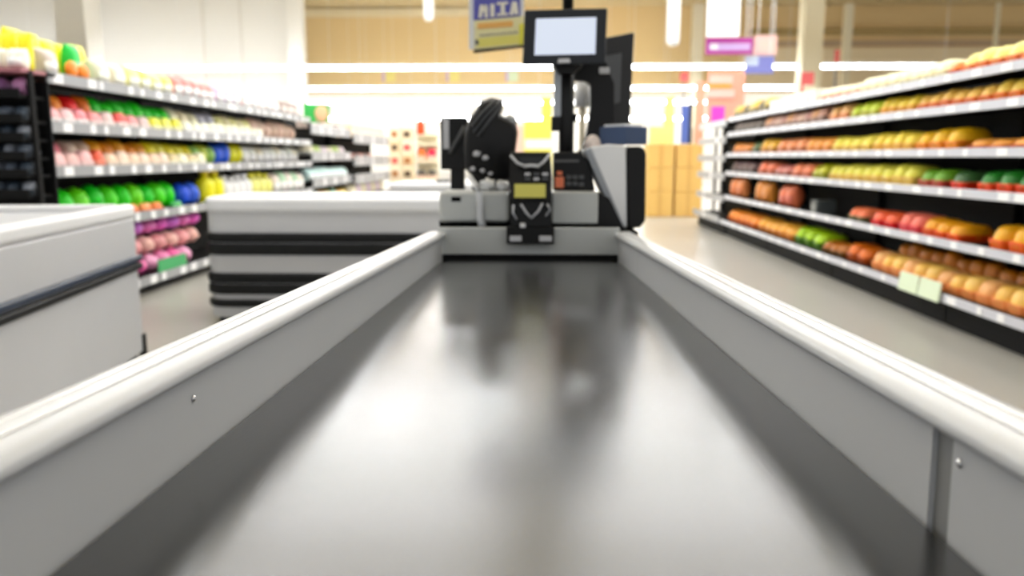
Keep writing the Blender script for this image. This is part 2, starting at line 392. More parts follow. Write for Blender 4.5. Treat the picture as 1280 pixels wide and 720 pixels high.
fr = MB().prism([at(653, 82, YS), at(757, 79.5, YS), at(759.5, 10, YS+.03), at(655.5, 12.5, YS+.03)], (0, .035, .004)).build('frame', M_char, pole, bevel=.006)
dd = Vector((0, -.0025, 0))
sc_ = MB().prism([at(668, 69, YS+.006)+dd, at(744, 67.5, YS+.006)+dd, at(745.5, 21.5, YS+.0255)+dd, at(670, 23.5, YS+.0255)+dd], (0, .002, 0))
sc_.build('screen', mat('lit_screen', lin(150, 160, 178), .3, emit=.65, ecol=lin(232, 240, 255), noise=.04, nscale=12), pole)
MB().prism([at(697, 79, YS)+dd, at(713, 78.5, YS)+dd, at(712, 73, YS+.003)+dd, at(698, 73.5, YS+.003)+dd], (0, .004, 0)).build('badge', M_silver, pole, bevel=.0015)
MB().prism([at(700, 92, YS+.05), at(716, 92, YS+.05), at(730, 80, YS+.05), at(690, 80, YS+.05)], (0, .1, 0)).build('bracket', M_black, pole, bevel=.004)
# ---- cashier monitor behind
YM = 2.98
mon = thing('cashier_monitor', 'large dark cashier monitor seen from behind, right of the customer screen', 'monitor', (at(745, 240, YM).x, YM, ztop+.005))
MB().prism([at(740, 50, YM-.03), at(793, 40, YM+.02), at(787, 164, YM+.02), at(738, 168, YM-.03)], (0, .045, 0)).build('panel', mat('monitor_back', lin(46, 46, 48), .5, spec=.3), mon, bevel=.006)
MB().prism([at(755, 70, YM-.022), at(777, 66, YM-.004), at(775, 128, YM-.004), at(755, 132, YM-.022)], (0, .008, 0)).build('back_cover', M_grey, mon, bevel=.003)
st = [(716, 74), (757, 74), (763, 92), (768, 104), (768, 150), (762, 164), (748, 176), (738, 192), (726, 192), (733, 166), (738, 136), (738, 106), (732, 101), (718, 100)]
MB().prism([at(x, y, YM-.09) for x, y in st], (0, .06, 0)).build('stand', M_black, mon, bevel=.004)
pxbox(MB(), 722, 188, 742, 250, YM-.09, .07).build('stand_foot', M_black, mon)
pxbox(MB(), 749, 84, 762, 92, YM-.1, .012).build('latch', M_silver, mon, bevel=.003)
wp = at(727, 132, 2.92)
pr = thing('paper_roll', 'white paper roll showing between the black pole and the monitor stand', 'paper roll', (at(728, 190, 3.12).x, 3.12, ztop+.005))
a0 = at(728, 134, 3.12); a1 = at(728, 103, 3.12)
MB().tube([(a0.x, 3.12, a0.z), (a0.x, 3.12, a1.z)], .03, 20).build('roll', M_white, pr, smooth=True)
MB().tube([(a0.x, 3.12, ztop+.005), (a0.x, 3.12, a0.z)], .012, 12).build('spindle', M_colt, pr, smooth=True)
# ---- black bag bundle on the left
YG = 2.66
bg = thing('bag_rack', 'black plastic bags draped over a rack left of the card terminal', 'bag rack', (at(612, 240, YG).x, YG, zt))
ol = [(600, 125), (614, 121), (628, 124), (628, 132), (623, 142), (634, 147), (645, 154), (647, 165), (644, 190), (641, 228), (600, 228), (588, 219), (581, 212), (579, 185), (580, 166), (586, 147), (596, 133)]
ctr = at(612, 180, YG+.06)
rings = []
for f_, dy in ((.82, -.005), (.95, .008), (1, .03), (1, .08), (.95, .11), (.8, .13)):
    rings.append([Vector((ctr.x, 0, ctr.z))*(1-f_) + Vector((at(x, y, YG).x, 0, at(x, y, YG).z))*f_ + Vector((0, YG+dy, 0)) for x, y in ol])
M_bag = mat('black_bag_film', lin(5, 5, 6), .45, bump=.3, nscale=30, spec=.3)
MB().loft(rings).build('bags', M_bag, bg, smooth=True)
for pts in ([(626, 126), (608, 144), (592, 165)], [(618, 126), (603, 141), (590, 158)], [(627, 131), (612, 150), (597, 170)]):
    MB().tube([at(x, y, YG-.012) for x, y in pts], .0042, 8).build('bag_fold', M_grey, bg, smooth=True)
blob(MB(), at(637, 152, YG+.06), .026, .3, 4, sz=(1, 1, .75)).build('bag_corner', mat('grey_film', lin(150, 156, 156), .3), bg, smooth=True)
for (x, y, r, sd) in ((596, 192, .011, 1), (607, 197, .009, 2), (591, 211, .008, 3), (603, 213, .007, 4), (613, 217, .007, 6)):  # clip glints put in as pale silver blobs
    blob(MB(), at(x, y, YG-.012), r, .5, sd, sz=(1.1, .6, .8)).build('clip_glint', M_silver, bg, smooth=True)
MB().tube([at(618, 226, YG-.004), at(636, 226, YG-.004)], .005, 8).build('rack_bar', M_grey, bg, smooth=True)
pxbox(MB(), 590, 220, 642, 238, YG+.01, .06).build('rack_base', M_black, bg, bevel=.004)
YK = 2.86
kb = thing('side_screen', 'small black screen edge with a pale stripe and grey arm, left of the black bags', 'screen', (at(566, 240, YK).x, YK, ztop+.005))
pxbox(MB(), 551, 147, 584, 212, YK, .05).build('housing', M_black, kb, bevel=.004)
pxbox(MB(), 554, 149, 561, 186, YK-.003, .005).build('stripe', M_silver, kb, bevel=.001)
MB().tube([at(562, 192, YK-.02), at(571, 176, YK-.02), at(581, 158, YK-.02)], .007, 8).build('arm', M_grey, kb, smooth=True)
MB().box(at(560, 0, YK).x, at(578, 0, YK).x, YK+.01, YK+.04, ztop+.005, at(570, 211, YK).z).build('post', M_black, kb)
# ---- hanging lane sign (behind the display) on a black arm
YSg = 3.4
sg = thing('hanging_sign', 'blue and yellow hanging sign with white lettering on a black arm', 'sign', at(622, 66, YSg))
M_sb = mat('sign_blue', lin(92, 92, 180), .5); M_sy = mat('sign_yellow', lin(240, 232, 176), .5); M_sy2 = mat('sign_bright_yellow', lin(236, 228, 60), .5)
def sq(x0, y0, x1, y1, sl, Y):   # slanted strip of sign: y rises to the right by sl px
    return MB().prism([at(x0, y1, Y), at(x1, y1-sl, Y), at(x1, y0-sl, Y), at(x0, y0, Y)], (0, .006, 0))
sq(586, -30, 655, 62, 6, YSg).build('board', M_white, sg)
sq(592, -30, 650, 25, 5, YSg-.008).build('blue_field', M_sb, sg)
sq(593, 26, 655, 62, 6, YSg-.008).build('yellow_field', M_sy, sg)
sq(649, 30, 655, 56, 1, YSg-.011).build('yellow_edge', M_sy2, sg)
sq(598, 48, 650, 59, 5, YSg-.011).build('yellow_band', mat('sign_soft_yellow', lin(238, 228, 116), .5), sg)
# pale broad letters (illegible) as separate strokes in one mesh
lm = MB(); M_ltr = mat('sign_letters', lin(246, 240, 222), .5)
def lp(mb, pts, Y): mb.prism([at(x, y, Y) for x, y in pts], (0, .003, 0))
lp(lm, [(598, 22), (602, 22), (606, 6), (600, 6)], YSg-.012); lp(lm, [(606, 22), (610, 22), (609, 6), (604, 6)], YSg-.012)
lp(lm, [(599, 15), (610, 14), (610, 11), (600, 12)], YSg-.016)
lp(lm, [(613, 21), (618, 21), (618, 5), (613, 5)], YSg-.012)
lp(lm, [(621, 20), (635, 19), (635, 16), (621, 17)], YSg-.012); lp(lm, [(626, 17), (631, 17), (631, 4), (626, 4)], YSg-.012); lp(lm, [(621, 6), (635, 5), (635, 2), (621, 3)], YSg-.016)
lp(lm, [(637, 19), (641, 19), (645, 2), (640, 2)], YSg-.012); lp(lm, [(643, 18), (648, 18), (646, 2), (641, 2)], YSg-.016)
lm.build('lettering', M_ltr, sg)
sq(597, 29, 641, 36, 3, YSg-.012).build('orange_band', mat('sign_orange', lin(246, 186, 96), .5), sg)
lm = MB(); rnd = random.Random(2)
for i in range(12):
    x = 600+i*4; y = 43-(x-600)*.08; lp(lm, [(x, y+2.4), (x+2.6, y+2.2), (x+2.6, y-.6+rnd.random()), (x, y-.4)], YSg-.012)
lm.build('small_print', mat('sign_grey', lin(168, 164, 150), .5), sg)
lp(MB(), [], 1) if False else None
MB().prism([at(594, 56, YSg-.012), at(599, 55, YSg-.012), at(597, 49, YSg-.012), at(594, 50, YSg-.012)], (0, .003, 0)).build('corner_mark', M_grey, sg)
MB().tube([at(592, 64.5, YSg), at(665, 56, YSg), at(710, 52, YSg)], .007, 8).build('arm', M_black, sg, smooth=True)
pa = at(710, 52, YSg); MB().tube([(pa.x, YSg, 0), (pa.x, YSg, at(710, -40, YSg).z)], .012, 10).build('post', M_black, sg, smooth=True)
# ------------------------------------------------------------------ neighbouring lanes on the left
cc = at(167, 255, 4.3)
ln2 = thing('checkout_counter', 'pale grey checkout lane with a navy bumper strip at the left edge', 'checkout counter', (cc.x, cc.y, 0), R(8.5))
Z = cc.z; LL, WW = 2.6, 1.05    # local: x to -WW, y to -LL
O = (0, 0, 0)
MB().box(-WW, 0, -LL, 0, .05, Z-.075).build('cabinet', M_counter, ln2, org=O, bevel=.012)
MB().box(-WW+.03, -.03, -LL+.03, -.03, 0, .05).build('plinth', M_dark, ln2, org=O)
rm = MB()
rm.box(-.07, .006, -LL, .006, Z-.075, Z).box(-WW-.006, -WW+.07, -LL, .006, Z-.075, Z)
rm.build('rim', M_rim, ln2, org=O, bevel=.025, seg=4)
MB().box(-WW+.07, -.07, -.06, .006, Z-.075, Z).build('rim', M_rim, ln2, org=O, bevel=.025, seg=4)
MB().box(-WW+.07, -.07, -LL, -.06, Z-.075, Z-.04).build('deck', M_counter, ln2, org=O)
zz = at(167, 318, 4.3).z
for k in range(2):
    MB().box(-.01, .022, -LL, .022, zz-.038-.042*k, zz-.002-.042*k).build('bumper', M_navy if k == 0 else M_blackrub, ln2, org=O, bevel=.012, seg=3)
MB().box(-.02, .012, -.03, .012, .02, .15).build('foot', M_black, ln2, org=O, bevel=.004)
# middle lane end, rounded
cl = at(250, 250, 5.3)
X0 = cl.x; X1 = X0 + 2.3; DEP = .85
def rrect(x0, x1, y0, y1, r, z, n=8):
    pts = []
    for cx, cy, a0 in ((x0+r, y0+r, PI), (x1-r, y0+r, 1.5*PI), (x1-r, y1-r, 0), (x0+r, y1-r, .5*PI)):
        for k in range(n+1):
            a = a0 + k/n*PI/2; pts.append(Vector((cx+r*math.cos(a), cy+r*math.sin(a), z)))
    return pts
mid = thing('checkout_counter', 'white topped checkout lane end with two black ribbed bumper bands and rounded corner', 'checkout counter', (X0, 5.3, 0))
def ring_body(name, m, off, z0, z1, r=.14, bev=0):
    return MB().loft([rrect(X0-off, X1+off, 5.3-off, 5.3+DEP+off, r+off, z) for z in (z0, z1)]).build(name, m, mid, bevel=bev, seg=3)
zy = lambda y: at(300, y, 5.3).z
ring_body('cabinet', M_counter, 0, .04, zy(264))
ring_body('plinth', M_dark, -.04, 0, .04)
ring_body('top_rim', M_rim, .012, zy(266), zy(247), bev=.03)
for ya, yb in ((291, 303), (304, 319), (341, 354), (355, 368), (374, 384)):
    ring_body('bumper', M_blackrub, .022, zy(yb), zy(ya), bev=.018)
# far lane
fl = thing('checkout_counter', 'white checkout counter far back, behind the middle lane end', 'checkout counter', (at(540, 260, 9.5).x, 9.5, 0))
MB().box(at(488, 240, 9.5).x, at(592, 240, 9.5).x, 9.5, 10.6, .03, at(540, 236, 9.5).z).build('cabinet', M_counter, fl, bevel=.02)
MB().box(at(486, 240, 9.5).x, at(594, 240, 9.5).x, 9.48, 10.62, at(540, 236, 9.5).z, at(540, 229, 9.5).z).build('top_rim', M_rim, fl, bevel=.02)
MB().box(at(490, 240, 9.5).x, at(590, 240, 9.5).x, 9.54, 10.5, 0, .03).build('plinth', M_dark, fl)
zf = at(540, 229, 9.5).z
for i, (x, wd, lab) in enumerate(((553, .16, 'black tray on the far white counter, left one'), (570, .13, 'black handset on the far white counter, right one'))):
    c0 = at(x, 226, 9.8)
    tag(MB().box(c0.x-wd/2, c0.x+wd/2, 9.75, 9.95, zf, zf+.035+.02*i).build('scanner_handset' if i else 'small_tray', M_black, org=(c0.x, 9.8, zf), bevel=.01), lab, 'device' if i else 'tray')
# ------------------------------------------------------------------ shelving
def gondola(side, X, Ya, Yb, zs, label, depth=.46, railh=.056, back=None, base_out=.05, ntag=6, white_end=False, group=None, kick=True):
    """side +1: on the right, faces -X; side -1: on the left, faces +X"""
    t = thing('store_shelf', label, 'shelf', (X+side*depth/2, (Ya+Yb)/2, 0), 0, group)
    xs = lambda d: X + side*d
    def bx(d0, d1, y0, y1, z0, z1, mb=None):
        a, b_ = sorted((xs(d0), xs(d1))); return (mb or MB()).box(a, b_, y0, y1, z0, z1)
    bx(depth, depth+.03, Ya, Yb, .0, max(zs)+.14).build('back_panel', M_shelfblack, t)
    for y in (Ya+.015, Yb-.015): bx(depth-.05, depth, y-.014, y+.014, .0, max(zs)+.12).build('upright', M_shelfblack, t)
    bx(.04, depth-.05, Ya+.01, Yb-.01, 0, min(zs)-railh/2).build('kick_base', M_shelfblack, t)
    L = Yb-Ya
    rnd = random.Random(int(Ya*100)+side)
    for i, z in enumerate(zs):
        low = z == min(zs)
        d0 = -base_out if low else 0
        sh = bx(d0+.008, depth-.051, Ya+.004, Yb-.004, z-.012, z+.012).build('shelf', M_shelfblack, t)
        bx(d0-.006, d0+.008, Ya+.002, Yb-.002, z-railh/2, z+railh/2).build('price_rail', M_pricerail if side > 0 and Ya < 11 else M_railgrey, sh, org=t.location)
        for k in range(ntag):
            y = Ya + L*(k+.5+rnd.uniform(-.3, .3))/ntag; wd = rnd.choice((.05, .07, .11))
            bx(d0-.010, d0-.006, y-wd/2, y+wd/2, z-railh*.42, z+railh*.42).build('price_tag', M_tag, sh, org=t.location)
    return t
XR = 2.75
ZR = [1.637, 1.43, 1.147, .889, .548, .20]
re_ = [3.3, 5.4, 7.5, 9.6, 11.68]
for i in range(4):
    gondola(1, XR, re_[i], re_[i+1], ZR, ['black shelving bay on the right, nearest the camera, with white price rails', 'second black shelving bay along the right aisle, with white price rails',
        'third black shelving bay along the right aisle, with white price rails', 'last black shelving bay of the long right run, beside the yellow cartons'][i])
gondola(1, XR-.02, 11.70, 13.6, [1.60, 1.36, 1.10, .84, .52, .22], 'short far bay with stacked white rails beyond the long right shelving', railh=.10, ntag=1)
XL = -3.25
ZL_ = [1.645, 1.32, 1.02, .635, .115]
le = [5.40, 7.5, 9.6, 11.75]
for i in range(3):
    gondola(-1, XL, le[i], le[i+1], ZL_, ['left shelving bay nearest the camera, with silver price rails', 'middle shelving bay of the long left run, with silver price rails', 'last shelving bay of the long left run, beside the green placard'][i], railh=.075, ntag=7, base_out=.08)
gondola(-1, XL, 11.77, 14.3, [1.52, 1.13, .74, .30], 'first short bay with white ledges beyond the long left shelving', railh=.14, ntag=3)
gondola(-1, XL+.05, 14.32, 17.8, [1.45, 1.05, .72, .35], 'farthest left bay with white ledges, beside the tan carton stacks', railh=.18, ntag=3)
# ------------------------------------------------------------------ product prototypes (unit size, front = -Y, base z=0)
protos = bpy.data.meshes
def me_of(mb, name, smooth=True, norm=False):
    if norm:
        z0 = min(v.z for v in mb.v); z1 = max(v.z for v in mb.v); rx = max(abs(v.x) for v in mb.v); ry = max(abs(v.y) for v in mb.v)
        mb.v = [Vector((v.x/rx*.49, v.y/ry*.49, (v.z-z0)/(z1-z0))) for v in mb.v]
    o = mb.build(name, M_white, smooth=smooth); me = o.data; bpy.data.objects.remove(o); return me
def pillow(n=14, m=8, pinch=.35):
    mb = MB(); rings = []
    for i in range(m+1):
        t = i/m; zz_ = t
        th = max(0, math.sin(PI*t))**.5
        dp = .06 + .44*th; wd = .5*(1-.10*th) ; ring = []
        for k in range(n):
            a = 2*PI*k/n; c, s_ = math.cos(a), math.sin(a)
            ring.append(Vector((wd*math.copysign(abs(c)**.6, c), dp*math.copysign(abs(s_)**.8, s_), zz_)))
        rings.append(ring)
    return mb.loft(rings)
def mound(n=14, m=6):
    mb = MB(); rings = []
    for i in range(m+1):
        t = i/m; r = math.cos(t*PI/2*.97)**.38
        rings.append([Vector((.5*r*math.copysign(abs(math.cos(2*PI*k/n))**.7, math.cos(2*PI*k/n)), .5*r*math.copysign(abs(math.sin(2*PI*k/n))**.7, math.sin(2*PI*k/n)), .25+.75*math.sin(t*PI/2*.97)**1.0*(1+.05*math.sin(3*k)))) for k in range(n)])
    return mb.loft(rings)
def traymesh():
    mb = MB(); rings = []
    for z, f in ((0, .44), (.08, .47), (.40, .50), (.44, .50), (.44, .46), (.2, .44)):
        rings.append(rrect(-f, f, -f, f, .12, z, 3))
    return mb.loft(rings)
def boxy():
    return MB().loft([rrect(-f, f, -f, f, .05, z, 2) for z, f in ((0, .48), (.02, .5), (.98, .5), (1, .48))])
def labelmesh(z0, z1, w=.4, bulge=.515):
    mb = MB(); n = 6
    rings = []
    for i in range(n+1):
        x = -w + 2*w*i/n; y = -bulge + .22*(x/.5)**2*1.0
        rings.append([Vector((x, y, z0)), Vector((x, y, z1)), Vector((x, y+.05, z1)), Vector((x, y+.05, z0))])
    return mb.loft(rings)
def bottle():
    return MB().lathe([(.46, 0), (.5, .03), (.5, .58), (.44, .68), (.2, .8), (.17, .83), (.17, .88)], 14)
def capmesh():
    return MB().lathe([(.22, .84), (.23, .86), (.23, .98), (.2, 1.0)], 12)
def roundbag():
    mb = blob(MB(), (0, 0, .44), .44, .12, 11, 14, 9, (1, 1, .95))
    return mb
ME = dict(pillow=me_of(pillow(), 'packet_film'), mound=me_of(mound(), 'wrapped_pack'), tray=me_of(traymesh(), 'pack_tray', False), box=me_of(boxy(), 'carton_body', False),
          label=me_of(labelmesh(.12, .55), 'packet_label'), toplabel=me_of(labelmesh(.0, .45, .42, .52), 'sleeve_label'), bottle=me_of(bottle(), 'bottle_body'), cap=me_of(capmesh(), 'bottle_cap'), round=me_of(roundbag(), 'round_bag', norm=True),
          boxlabel=me_of(MB().box(-.36, .36, -.512, -.495, .2, .7), 'carton_label', False))
KINDS = {  # kind: (name, root mesh, child name, child mesh)
    'packet': ('snack_packet', 'pillow', 'label', 'label'),
    'pack': ('wrapped_pack', 'mound', 'tray', 'tray'),
    'bottle': ('bottle', 'bottle', 'cap', 'cap'),
    'bag': ('filled_bag', 'round', None, None),
    'box': ('carton', 'box', 'label', 'boxlabel'),
}
CATS = {'packet': 'packet', 'pack': 'pack', 'bottle': 'bottle', 'bag': 'bag', 'box': 'carton'}
def item(kind, loc, rz, size, ca, cb, label, group):
    nm, rm_, cn, cme = KINDS[kind]
    o = bpy.data.objects.new(nm, ME[rm_]); C.objects.link(o)
    o.location = loc; o.rotation_euler.z = rz; o.scale = size
    o.material_slots[0].link = 'OBJECT'; o.material_slots[0].material = cm(ca)
    tag(o, label, CATS[kind], group)
    if cn and cb:
        c = bpy.data.objects.new(cn, ME[cme]); C.objects.link(c); c.parent = o
        c.material_slots[0].link = 'OBJECT'; c.material_slots[0].material = cm(cb)
    return o
def run(side, X, z, x0, x1, kind, w, d, h, ca, cb, label, setback=.03, stack=1, jit=.06, gap=1.04, single=False, hj=.08):
    """products standing in a row on a shelf between two image columns"""
    ya, yb = sorted((Yof(x0, X), Yof(x1, X)))
    if side < 0: ya, yb = (max(ya, 5.43), min(yb, 11.73)) if z in ZL_ else ((max(ya, 11.80), min(yb, 14.28)) if X == XL else (max(ya, 14.36), yb))
    else: yb = min(yb, 11.66)
    n = max(1, int((yb-ya)/(w*gap)+.35)); st_ = (yb-ya)/n
    ca = ca if isinstance(ca, list) else [ca]
    for i in range(n):
        y = ya + st_*(i+.5)
        for s_ in range(stack):
            hh = h*(1+random.uniform(-hj, hj))
            xx = X + side*(max(setback, .016)+d/2+random.uniform(0, .008))
            item(kind, (xx, y, z+.0135+s_*h*1.09), (-PI/2 if side > 0 else PI/2)+random.uniform(-jit, jit)*.5, (min(w, st_*.96), d*.97, hh), ca[i % len(ca)], cb, label,
                 'row of ' + label if n*stack > 1 else None)
rr = lambda tier, *a, **k: run(1, XR, ZR[tier], *a, **k)
# ---- right run (image columns, near end last)
rr(0, 1182, 1345, 'pack', .15, .26, .135, (250, 226, 150), (226, 120, 80), 'pale yellow wrapped pack with red tray on top right shelf, near end')
rr(0, 1168, 1180, 'pack', .16, .24, .10, (240, 140, 90), (190, 80, 60), 'orange red wrapped pack on the top right shelf beside the pale yellow ones')
rr(0, 1062, 1166, 'pack', .17, .26, .12, (250, 238, 200), (244, 226, 190), 'cream wrapped pack in the middle of the top right shelf')
rr(0, 1012, 1060, 'pack', .18, .26, .11, (246, 226, 196), (230, 160, 130), 'cream and pink wrapped pack on top right shelf beyond the column')
rr(0, 955, 1010, 'box', .22, .3, .13, (250, 246, 226), (252, 252, 246), 'cream carton on the top right shelf beyond the packs')
rr(0, 910, 952, 'pack', .22, .3, .17, [(196, 176, 110), (90, 84, 70), (206, 170, 90)], (120, 110, 84), 'olive brown wrapped pack at the far end of the top right shelf')
rr(1, 1225, 1345, 'pack', .15, .3, .13, (250, 200, 110), (226, 120, 64), 'golden orange wrapped pack on the second right shelf, near end')
rr(1, 1132, 1224, 'pack', .16, .28, .125, (248, 190, 112), (218, 112, 72), 'peach orange wrapped pack midway along the second right shelf')
rr(1, 1088, 1131, 'pack', .16, .28, .13, (240, 204, 100), (222, 160, 80), 'yellow wrapped pack on the second right shelf')
rr(1, 1052, 1086, 'pack', .17, .28, .13, (206, 220, 96), (190, 190, 90), 'lime yellow wrapped pack on the second right shelf')
rr(1, 1026, 1050, 'pack', .2, .28, .15, (242, 184, 128), (220, 150, 110), 'peach wrapped pack on the second right shelf beside the lime ones')
rr(1, 948, 1020, 'pack', .2, .28, .15, [(206, 160, 140), (224, 172, 130), (196, 150, 140), (222, 190, 172)], (150, 120, 110), 'dusky pink wrapped pack on the second right shelf, far part')
rr(1, 912, 944, 'pack', .24, .28, .14, (124, 112, 104), (90, 84, 80), 'grey brown wrapped pack at the far end of second right shelf')
rr(2, 1197, 1345, 'pack', .2, .26, .065, (244, 164, 98), (206, 96, 66), 'low flat orange pack on the third right shelf, near end')
rr(2, 1134, 1188, 'pack', .18, .28, .14, (246, 186, 74), (232, 140, 60), 'bright golden pack on the third right shelf before the gap')
rr(2, 1082, 1132, 'pack', .18, .28, .14, (246, 208, 104), (238, 178, 100), 'yellow wrapped pack on the third right shelf')
rr(2, 1032, 1080, 'pack', .19, .28, .14, (232, 216, 110), (226, 190, 110), 'pale lime yellow pack on the third right shelf')
rr(2, 1000, 1030, 'pack', .2, .28, .14, (232, 160, 92), (214, 140, 84), 'tan orange pack on the third right shelf')
rr(2, 964, 998, 'pack', .26, .28, .15, (226, 150, 106), (190, 120, 90), 'dull salmon pack on the third right shelf')
rr(2, 944, 962, 'pack', .28, .28, .16, (218, 170, 76), (176, 120, 60), 'mustard pack on the third right shelf, far part')
rr(2, 932, 943, 'pack', .28, .28, .14, (84, 100, 58), (60, 70, 46), 'dark green pack on the third right shelf, far part')
rr(2, 911, 931, 'pack', .3, .28, .14, (214, 142, 84), (176, 110, 70), 'brownish orange pack at the far end of third right shelf')
rr(3, 1213, 1345, 'pack', .17, .3, .135, (44, 120, 44), (236, 92, 50), 'dark green pack in an orange red tray on the fourth right shelf, near end')
rr(3, 1176, 1206, 'pack', .18, .28, .125, (60, 96, 54), (226, 80, 62), 'muted green pack in a red tray on the fourth right shelf')
rr(3, 1142, 1174, 'pack', .18, .28, .125, (110, 160, 60), (170, 70, 60), 'mid green pack in a dark red tray on the fourth right shelf')
rr(3, 1030, 1136, 'pack', .19, .28, .15, (222, 216, 108), (222, 186, 108), 'yellow green pack on the fourth right shelf')
rr(3, 1010, 1026, 'pack', .2, .28, .14, (188, 186, 74), (150, 150, 60), 'olive yellow pack on the fourth right shelf')
rr(3, 984, 1008, 'pack', .26, .28, .15, (232, 140, 108), (190, 110, 90), 'salmon pack on the fourth right shelf beside the olive ones')
rr(3, 964, 982, 'pack', .26, .28, .13, (196, 120, 110), (160, 100, 90), 'dusty rose pack on the fourth right shelf')
rr(3, 943, 962, 'pack', .28, .28, .16, (224, 128, 100), (180, 100, 80), 'coral pack on the fourth right shelf, far part')
rr(3, 911, 938, 'pack', .3, .28, .15, (96, 72, 70), (70, 56, 54), 'dark brown pack at the far end of fourth right shelf')
rr(4, 1234, 1345, 'pack', .17, .3, .15, (250, 174, 84), (232, 110, 44), 'bright orange pack in a deep orange tray on the fifth right shelf')
rr(4, 1150, 1200, 'pack', .17, .28, .12, (250, 166, 80), (226, 96, 60), 'orange pack on the fifth right shelf, left of the gap')
rr(4, 1122, 1148, 'pack', .18, .28, .14, (240, 130, 116), (220, 90, 96), 'pink red pack on the fifth right shelf')
rr(4, 1086, 1116, 'pack', .19, .28, .12, (238, 110, 84), (214, 60, 66), 'red pack on the fifth right shelf')
rr(4, 1058, 1078, 'pack', .2, .28, .12, (226, 128, 96), (90, 90, 60), 'salmon red pack on the fifth right shelf beside the empty stretch')
rr(4, 1010, 1022, 'box', .2, .2, .14, (70, 74, 74), (120, 122, 120), 'small dark grey carton alone on the fifth right shelf')
rr(4, 970, 986, 'packet', .26, .2, .26, (206, 116, 88), (180, 96, 80), 'upright brick red packet on the fifth right shelf')
rr(4, 940, 956, 'packet', .28, .2, .26, (206, 138, 78), (186, 120, 70), 'upright amber packet on the fifth right shelf')
rr(4, 909, 924, 'packet', .3, .2, .25, (212, 136, 92), (186, 110, 76), 'upright copper packet at the far end of fifth right shelf')
rr(5, 1094, 1345, 'pack', .17, .24, .14, [(248, 186, 112), (250, 178, 128), (248, 192, 120)], (232, 150, 104), 'peach orange pack in the front row of the lowest right shelf', setback=-.0)
rr(5, 1086, 1345, 'pack', .17, .13, .20, [(206, 132, 60), (216, 140, 66)], (170, 100, 50), 'amber brown pack in the back row of the lowest right shelf', setback=.27, jit=.02)
rr(5, 1058, 1084, 'pack', .2, .3, .14, (216, 120, 66), (160, 80, 50), 'rust orange pack on the lowest right shelf beside the peach ones')
rr(5, 1028, 1056, 'pack', .2, .3, .11, (170, 106, 46), (110, 76, 40), 'brown pack on the lowest right shelf beside the lime ones')
rr(5, 992, 1026, 'pack', .22, .34, .16, (170, 206, 44), (70, 110, 36), 'bright lime green pack on the lowest right shelf')
rr(5, 946, 990, 'pack', .26, .34, .15, (244, 172, 96), (190, 120, 70), 'light orange pack on the lowest right shelf, far part')
rr(5, 907, 944, 'pack', .3, .34, .15, (240, 146, 84), (190, 100, 60), 'deep orange pack at the far end of lowest right shelf')
# pale green shelf card on the lowest right rail
ya, yb = sorted((Yof(1126, 2.69, 350), Yof(1180, 2.69, 350)))
for i in range(2):
    m_ = ya+(yb-ya)*i/2
    tag(MB().prism([(2.665, m_+.01, .17), (2.665, m_+(yb-ya)/2-.01, .17), (2.68, m_+(yb-ya)/2-.01, .30), (2.68, m_+.01, .30)], (.008, 0, 0)).build('shelf_card', mat('pale_green_card', lin(222, 236, 206), .5), org=(2.68, m_+.1, .17)),
        'pale green shelf card on the lowest right rail, %s one' % ('near' if i == 0 else 'far'), 'shelf card')
# ---- left run
lr = lambda tier, *a, **k: run(-1, XL, ZL_[tier], *a, **k)
lr(0, 46, 99, 'packet', .17, .18, .185, [(200, 190, 186), (190, 178, 180)], (232, 228, 226), 'white packet with pale label on the top left shelf, near end')
lr(0, 100, 128, 'bag', .17, .07, .13, (240, 140, 76), None, 'orange bag low on the top left shelf', setback=.0)
lr(0, 112, 136, 'packet', .16, .12, .25, (40, 190, 84), (150, 210, 160), 'green topped packet on the top left shelf', setback=.09)
lr(0, 138, 176, 'packet', .18, .2, .2, (240, 230, 210), (250, 240, 226), 'beige packet on the top left shelf')
lr(0, 178, 230, 'packet', .18, .2, .19, [(236, 232, 170), (226, 226, 140)], (250, 248, 226), 'pale yellow packet on the top left shelf')
lr(0, 232, 280, 'packet', .19, .2, .21, (236, 150, 146), (252, 240, 238), 'pink topped white packet on the top left shelf')
lr(0, 282, 312, 'packet', .2, .2, .2, (222, 200, 224), (250, 246, 250), 'lilac packet on the top left shelf')
lr(0, 314, 358, 'packet', .24, .2, .2, (246, 214, 210), (252, 244, 240), 'pale blush packet on the top left shelf, far part')
lr(0, 360, 382, 'packet', .28, .2, .2, (150, 136, 130), (226, 216, 210), 'grey brown packet at the far end of the top left shelf')
# yellow bags behind on the top shelf
lr(0, 50, 160, 'packet', .2, .12, .305, (248, 224, 56), None, 'bright yellow packet standing behind the white packets on the top left shelf', setback=.235)
T = lambda ca, x0, x1, lab, w=.15: (lr(1, x0, x1, 'packet', w, .18, .235, ca, None, lab, setback=.13))
T((240, 96, 92), 46, 60, 'coral red upright packet on the second left shelf, near end')
T((246, 116, 76), 60, 73, 'orange red upright packet on the second left shelf')
T((186, 96, 66), 73, 95, 'russet upright packet on the second left shelf')
T((232, 140, 40), 95, 114, 'amber upright packet on the second left shelf')
T((226, 56, 40), 114, 131, 'scarlet upright packet on the second left shelf')
T((214, 122, 50), 131, 145, 'tawny upright packet on the second left shelf')
T([(50, 196, 60), (62, 204, 56), (70, 196, 70)], 145, 236, 'green upright packet on the second left shelf')
T([(244, 234, 206), (240, 226, 196)], 236, 270, 'cream upright packet on the second left shelf', .18)
T((196, 196, 206), 270, 291, 'pale grey upright packet on the second left shelf', .18)
T([(240, 232, 170), (236, 226, 190)], 291, 332, 'light yellow upright packet on the second left shelf', .2)
T([(226, 196, 180), (214, 186, 166)], 332, 384, 'beige pink upright packet at the far end of second left shelf', .24)
